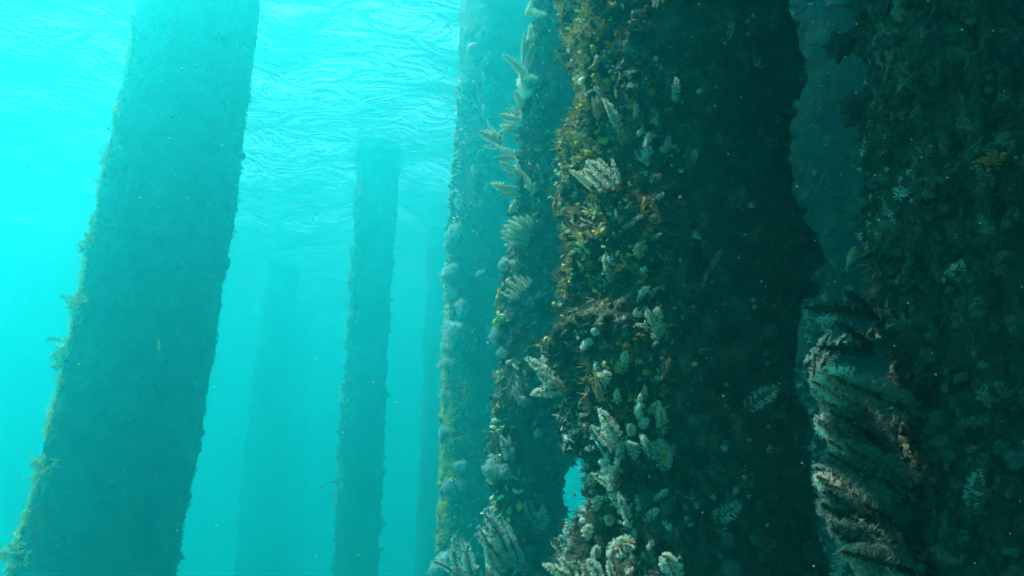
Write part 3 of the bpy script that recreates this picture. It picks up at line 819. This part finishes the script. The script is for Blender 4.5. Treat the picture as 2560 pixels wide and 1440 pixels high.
# right hand pile
fan = []
for k in range(26):
    y = 950 + 455 * (k / 25.0) + rng.normal() * 6
    tx = np.interp(y, [880, 960, 1060, 1120, 1180, 1250, 1320, 1400], [2060, 2035, 2050, 2065, 2030, 2035, 2065, 2110]) + abs(rng.normal()) * 30
    L = 150 + 90 * rng.random()
    an = R(27 + rng.normal() * 7)
    fan.append(((tx + L * math.cos(an), y + L * math.sin(an)), (tx, y), 'comb', 'p'))
colony(pd, fan, 'great fan of pale fronds combed down to the left on the darkest pile', GC, .05)
up = []
for k in range(5):
    x = 2015 + 140 * rng.random(); y = 815 + 95 * rng.random()
    up.append(((x + 30 * rng.normal(), y + 70 + 30 * rng.random()), (x, y), Mi, 'p'))
colony(pd, up, 'fuzzy pale upright fronds behind the long dark bars', GC, .0)
colony(pd, [((2140, 1012), (2055, 932), B, 'r'), ((2122, 1018), (2119, 932), Mi, 'r'), ((2165, 1025), (2026, 952), S, 'r'), ((2150, 1000), (2150, 966), Mi, 'r')], 'red speckled white fronds standing up at the top of the great fan', GC, .015, .07)
colony(pd, [((2095, 1085), (2037, 1052), B, 'r'), ((2115, 1062), (2055, 1038), S, 'r'), ((2140, 1085), (2100, 1062), S, 'r')], 'pinkish white frond heads midway down the great fan', GC, .015, .07)
coral_frond(pd, (2098, 1238), (2042, 1188), B, 'r', 'open ended white frond lying on the great fan', .085, GC, blift=.07)
for (bp, tp, sh), lb in zip((((2200, 800), (1998, 770), 'bar'), ((2185, 792), (2103, 724), 'bar'), ((2182, 868), (2088, 806), 'bar'), ((2188, 886), (2044, 870), 'bar')),
        ('longest dark bar of coral reaching left from the darkest pile', 'dark bar of coral slanting up above the longest bar', 'dark bar of coral slanting between the longest and the lowest bar', 'lowest dark bar of coral above the red speckled fronds')):
    coral_frond(pd, bp, tp, sh, 'd', lb, .06, 'dark bars of coral on the darkest pile')
coral_frond(pd, (2360, 705), (2400, 655), Mi, 'p', 'faint pale frond alone on the darkest pile', .02, GC)
coral_frond(pd, (2430, 1275), (2450, 1180), Mi, 'p', 'faint broad frond low on the darkest pile', .02, GC)
# small singles, nothing tells them apart
def minor(p, n, box_, shapes, colr, label, group, Lr=(25, 55), lift=.015):
    for k in range(n):
        x = box_[0] + (box_[1] - box_[0]) * rng.random(); y = box_[2] + (box_[3] - box_[2]) * (k + .2 + .6 * rng.random()) / n
        L = Lr[0] + (Lr[1] - Lr[0]) * rng.random(); an = R(rng.normal() * 40)
        coral_frond(p, (x, y), (x + L * math.sin(an), y - L * math.cos(an)), shapes[k % len(shapes)], colr, nth(label, k), lift, group)
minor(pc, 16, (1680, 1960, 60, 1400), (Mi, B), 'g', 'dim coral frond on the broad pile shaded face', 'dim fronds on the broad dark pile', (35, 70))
minor(pc, 16, (1480, 1640, 150, 700), (Mi, S), 'w', 'little white frond on upper broad pile', 'little fronds on the broad dark pile', (18, 36))
minor(pc, 18, (1450, 1640, 860, 1420), (Mi, B), 'w', 'little white frond on lower broad pile', 'little lower fronds on the broad dark pile', (22, 44))
minor(pb, 16, (1310, 1395, 250, 1100), (S, Mi), 'p', 'little pale frond on the narrow pile', 'little fronds on the narrow pile', (18, 40))
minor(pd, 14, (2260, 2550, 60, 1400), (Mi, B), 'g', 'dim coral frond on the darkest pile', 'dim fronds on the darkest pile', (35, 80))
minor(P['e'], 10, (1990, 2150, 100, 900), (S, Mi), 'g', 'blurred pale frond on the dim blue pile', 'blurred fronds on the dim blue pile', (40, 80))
minor(pa, 16, (1150, 1240, 60, 700), (S, Mi), 'y', 'tiny pale frond on the hazy pile', 'tiny fronds on the hazy pile', (18, 32))

# ------------------------------------------------------------------ puffy corals
def puff_mesh(seed, n=130, mat=None):
    g = np.random.default_rng(seed); cv, cf = ico(3, .0, seed)
    wob = lambda q: np.array([.78 + .42 * mnoise.fractal(Vector(a) * 1.4 + Vector((seed * 3.3, 0, 0)), 1.0, 2.0, 3) for a in q])
    cv = cv * wob(cv)[:, None]
    d = g.normal(size=(n, 3)); d /= np.linalg.norm(d, axis=1, keepdims=True)
    pr = polyp(7, .6, 1.0, .14, seed)
    v, f = place(pr, d * (wob(d) * (1.0 + .25 * g.random(n)))[:, None], rot_many(d + g.normal(size=d.shape) * .3, g.random(n) * 6.28), .2 + .16 * g.random(n))
    vv, ff = join([(cv * .95, cf), (v, f)])
    return mesh_np('puff', vv, ff, mat or M_puff)
PUFF = [puff_mesh(s) for s in range(6)]
PUFF_SHADED = [puff_mesh(s + 20, 130, M_pale_shaded) for s in range(3)]  # puff copies for the dark piles, shade put into the colour
def puff(p, x, y, r, label, group):
    h, dep = hit(p, x, y); dep -= r * dep / F * .4
    o = link('puffy_coral', (PUFF_SHADED[int(rng.integers(0, 3))] if p in (pc, pd) else PUFF[int(rng.integers(0, 6))])); q = on_ray(x, y, dep)
    s = r * dep / F
    o.matrix_world = Matrix.Translation(q) @ Matrix.Rotation(rng.random() * 6.28, 4, 'Z') @ Matrix.Diagonal((s, s, s * (0.9 + .25 * rng.random()), 1))
    tag(o, label, 'puffy coral', group)
for k, (x, y, r) in enumerate(sorted(((1150, 505, 12), (1135, 585, 20), (1125, 610, 16), (1122, 690, 20), (1138, 672, 14), (1125, 735, 18), (1158, 770, 18), (1122, 815, 16), (1140, 828, 24), (1115, 870, 14), (1118, 910, 18), (1112, 985, 14), (1110, 1080, 14), (1152, 1165, 16), (1122, 1215, 18), (1160, 1210, 14), (1110, 1400, 22), (1095, 1420, 20)), key=lambda q: q[1])):
    puff(pa, x, y, r, nth('bluish puffy coral on the hazy pile edge', k), 'puffy corals on the hazy pile')
for (x, y, r), lb in zip(((1262, 662, 16), (1242, 838, 18), (1256, 882, 15), (1308, 1003, 12), (1235, 1168, 26), (1345, 1083, 11), (1262, 1180, 16)),
        ('pale puffy coral between the shell shaped fan and the small fan', 'blue puffy coral under the yellow tube', 'blue puffy coral lowest of the two under the yellow tube', 'tiny round puff beside the short drooping frond', 'largest puffy coral, yellowish, below the twin horned coral', 'dim round puff alone on the shaded side of the narrow pile', 'smaller puff touching the largest puffy coral')):
    puff(pb, x, y, r, lb, 'puffy corals on the narrow pile')
for (x, y, r), lb in zip(((1620, 1247, 20), (1672, 1270, 17), (1738, 1050, 16), (1830, 1425, 20), (1820, 1350, 16), (1700, 990, 12)),
        ('fuzzy round coral right of the drooping white chain', 'dimmer round coral beside the fuzzy round one', 'fuzzy round coral on the dark face at mid height', 'dim round coral cut by the lower frame edge', 'dim round coral just above the one at the frame edge', 'tiny fuzzy round coral above the white spindle')):
    puff(pc, x, y, r, lb, 'puffy corals on the broad dark pile')
for (x, y, r), lb in zip(((2345, 1045, 20), (2325, 1072, 16), (2368, 1140, 18), (2500, 1120, 18), (2255, 1300, 24), (2540, 1150, 20)),
        ('upper of two touching dim puffs on the darkest pile', 'lower of two touching dim puffs on the darkest pile', 'ring shaped dim puff below the touching pair', 'dim puff near the right frame edge', 'pale brushy puff at the lower end of the great fan', 'dim puff farthest right on the darkest pile')):
    puff(pd, x, y, r, lb, 'puffy corals on the darkest pile')

# ------------------------------------------------------------------ sponges, clumps and other single creatures
def blob_mesh(name, mat, seed, amp=.35, level=4, freq=1.6, hole=False):
    v, f = ico(level, 0)
    q = np.array([1 + amp * mnoise.fractal(Vector(a) * freq + Vector((seed * 7.1, 0, 0)), 1.0, 2.0, 4) for a in v])
    v = v * q[:, None]
    mi = None; mats = [mat]
    if hole:
        a = np.arccos(np.clip(v[:, 1] / np.linalg.norm(v, axis=1) * -1, -1, 1))      # opening toward -Y
        w = np.clip(1 - a / .42, 0, 1); v = v * (1 - .55 * np.minimum(1, w * 2.2))[:, None]
        mi = (a[f].max(1) < .30).astype(int); mats = [mat, M_hole]
    return mesh_np(name, v, f, mats, mi, smooth=True)

def single(name, me, p, x, y, rx, ry, label, cat, depth_f=.5, tilt=0.0, out=.4):
    h, dep = hit(p, x, y)
    sx, sy = rx * dep / F, ry * dep / F
    q = on_ray(x, y, dep - sx * out)
    o = link(name, me)
    yaw = math.atan2(-q.x, q.y)
    o.matrix_world = Matrix.Translation(q) @ Matrix.Rotation(yaw, 4, 'Z') @ Matrix.Rotation(tilt, 4, 'Y') @ Matrix.Diagonal((sx, sx * depth_f * 2, sy, 1))
    tag(o, label, cat)
    return o
def knobbly(name, mat, n, seed):
    q = np.random.default_rng(seed); pts = q.normal(size=(n, 3)) * .5
    v, f = place(P_LUMP[0], pts, rot_many(q.normal(size=(n, 3)), q.random(n)), .10 + .12 * q.random(n))
    return mesh_np(name, v, f, mat, smooth=True)
single('orange_sponge', blob_mesh('orange_sponge', M_orange, 1, .6, 4, 2.2), pc, 1397, 512, 13, 30, 'bright red orange sponge on the left edge of the broad pile', 'sponge', .5, R(12))
single('sponge_ball', blob_mesh('sponge_ball', M_pink, 2, .12, 4, 1.5, True), pc, 1524, 1300, 14, 15, 'small round orange sponge with a dark hole', 'sponge')
single('sea_squirt', blob_mesh('sea_squirt', M_pink, 3, .5, 4, 3.2), pc, 1602, 622, 16, 21, 'pinkish ribbed sea squirt on the dark face', 'sea squirt', .5, R(30))
single('branching_sponge', knobbly('branching_sponge', M_pink, 80, 9), pc, 1498, 975, 14, 30, 'pinkish knobbly sponge under the ochre hydroid tangle', 'sponge', .4, R(-15))
single('orange_sponge', blob_mesh('orange_sponge', M_pink, 5, .6, 4, 2.0), pc, 1418, 5, 14, 18, 'pink sponge lump at the top of the broad pile edge', 'sponge')
single('finger_sponge', blob_mesh('finger_sponge', M_pink, 6, .35, 4, 1.5), pc, 1490, 270, 10, 34, 'brown pink finger sponge beside the long slanting frond', 'sponge', .5, R(-15))
single('yellow_sponge', blob_mesh('yellow_sponge', M_yellow, 7, .5, 4, 2.0), pb, 1254, 796, 12, 10, 'yellow sponge patch next to the ring shaped yellow tube', 'sponge')
single('tube_sponge', blob_mesh('tube_sponge', M_yellow, 8, .1, 4, 1.5, True), pb, 1241, 806, 10, 9, 'small ring shaped yellow tube on the narrow pile edge', 'sponge')
single('orange_sponge', blob_mesh('orange_sponge', M_stem, 9, .7, 4, 2.4), pb, 1248, 745, 7, 26, 'thin orange sponge strand above the yellow tube', 'sponge', .5, R(10))
single('crust_sponge', knobbly('crust_sponge', M_orange, 70, 3), pd, 2478, 400, 30, 20, 'rusty orange patch of sponge on the darkest pile', 'sponge', .15)
single('dark_clump', blob_mesh('dark_clump', M_brown, 11, .7, 4, 2.2), pd, 2100, 115, 30, 30, 'dark ragged clump sticking out at the top of the darkest pile', 'clump', .5, R(30))
single('dark_clump', blob_mesh('dark_clump', M_brown, 12, .5, 4, 2.0), pd, 2125, 275, 24, 40, 'dark rounded clump below the ragged one', 'clump')
for (x, y, rx, ry), lb in zip(((2042, 640, 28, 40), (2040, 724, 20, 22), (1996, 190, 26, 60)), ('large dark knob on the right outline of the broad pile', 'smaller dark knob below the large one', 'long dark swelling high on the right outline')):
    single('growth_clump', blob_mesh('growth_clump', M_brown, x, .35, 4, 1.8), pc, x - 12, y, rx, ry, lb, 'clump', .5)
# tufts on the bright edge of the leaning pile
for (x, y, rx), lb in zip(((150, 888, 26), (212, 612, 20), (190, 765, 22), (102, 1165, 24), (32, 1385, 30), (262, 400, 14), (288, 290, 12)),
        ('largest shaggy tuft on the bright edge of the leaning pile', 'horn shaped tuft on the edge of the leaning pile', 'leafy yellow tuft between the horn shaped and the largest tuft', 'shaggy tuft with a looped twig on the leaning pile', 'lowest yellow tuft at the corner of the leaning pile', 'small pointed tuft on the upper edge of the leaning pile', 'tiny knob topmost on the bright edge of the leaning pile')):
    h, dep = hit(lf, x + rx * .6, y); s = rx * 1.0 * dep / F
    root = empty('algae_tuft', h); tag(root, lb, 'algae tuft', 'tufts on the leaning pile')
    L = np.array(-lf.side)
    n = 26
    pos = rng.normal(size=(n, 3)) * s * .5
    dr = L[None] + rng.normal(size=(n, 3)) * .7
    parts = [place(P_BRANCH[k % 6], pos[k:k + 1], rot_many(dr[k:k + 1], np.zeros(1)), np.array([s * (1.0 + .5 * rng.random())])) for k in range(n)]
    lv, lf_ = join(parts)
    o = link('leaves', mesh_np('leaves', lv, lf_, M_yellow), root); o['kind'] = 'stuff'
    bv, bf = ico(3, .12, x)
    link('holdfast', mesh_np('holdfast', bv * s * .6, bf, M_brown, smooth=True), root)

# ------------------------------------------------------------------ fish
def fish(name, x, y, depth, length_px, ang, mat, label, slim=.22):
    q = on_ray(x, y, depth); L = length_px * depth / F
    root = empty(name, q); root.rotation_euler = (0, 0, 0)
    t = np.linspace(0, 1, 11); prof = np.sin(np.pi * t ** .75) ** .8 * slim * .5 + .012
    V, Fc, n = [], [], 8
    for u, r in zip(t, prof):
        a = np.arange(n) * 2 * math.pi / n
        V.append(np.stack([np.full(n, .5 - u), np.cos(a) * r * .45, np.sin(a) * r], 1))
    for i in range(10):
        for k in range(n):
            p0, p1 = i * n + k, i * n + (k + 1) % n
            Fc.append((p0, p1, p1 + n, p0 + n))
    V = np.concatenate(V)
    rm = np.array(Matrix.Rotation(-ang, 3, 'Y'))
    link('body', mesh_np('body', V @ rm.T * L, np.array(Fc), mat, smooth=True), root)
    tv = np.array([(-.46, .01, 0), (-.68, 0, .13), (-.60, 0, 0), (-.68, 0, -.13), (-.46, -.01, 0), (-.66, .006, .12), (-.66, .006, -.12)])
    tf = np.array([(0, 1, 2), (0, 2, 3), (4, 2, 1), (4, 3, 2)])
    link('tail_fin', mesh_np('tail_fin', tv @ rm.T * L, tf, mat), root)
    dv = np.array([(.12, .008, slim * .45), (-.2, .006, slim * .42), (-.12, 0, slim * .75), (.12, -.008, slim * .45), (-.2, -.006, slim * .42)])
    link('back_fin', mesh_np('back_fin', dv @ rm.T * L, np.array([(0, 1, 2), (3, 2, 4)]), mat), root)
    tag(root, label, 'fish')
fish('small_fish', 541, 98, 2.0, 20, R(115), M_fish, 'tiny silvery fish high in front of the leaning pile')
fish('small_fish', 398, 865, 2.1, 34, R(105), M_fish, 'small pale fish in front of the leaning pile at mid height')
fish('small_fish', 1040, 1248, 3.0, 14, R(95), M_fish, 'tiny bright fish in the open water low beside the hazy pile')
fish('small_fish', 1106, 828, 3.1, 16, R(5), M_fish, 'tiny yellow fish at the puffy edge of the hazy pile')
fish('brown_fish', 2084, 16, 1.5, 46, R(8), M_stem, 'brown fish at the top of the gap between the dark piles', .25)
fish('orange_fish', 2130, 642, 1.12, 66, R(62), M_pink, 'orange fish hanging by the edge of the darkest pile', .34)

# ------------------------------------------------------------------ drifting specks
N = 420
dst = 0.45 + 2.2 * rng.random(N) ** 1.3
sx = rng.random(N) * 2700 - 60; sy = rng.random(N) * 1560 - 60
sx[:300] = 1450 + 1100 * rng.random(300)
pos = np.array([on_ray(x, y, q) for x, y, q in zip(sx, sy, dst)])
v, f = place(P_LUMP[1], pos, rot_many(rng.normal(size=(N, 3)), rng.random(N)), (.0006 + .0009 * rng.random(N)) * dst)
o = link('drifting_specks', mesh_np('drifting_specks', v, f, M_cream)); o['kind'] = 'stuff'
o['label'] = 'pale specks drifting in the water'
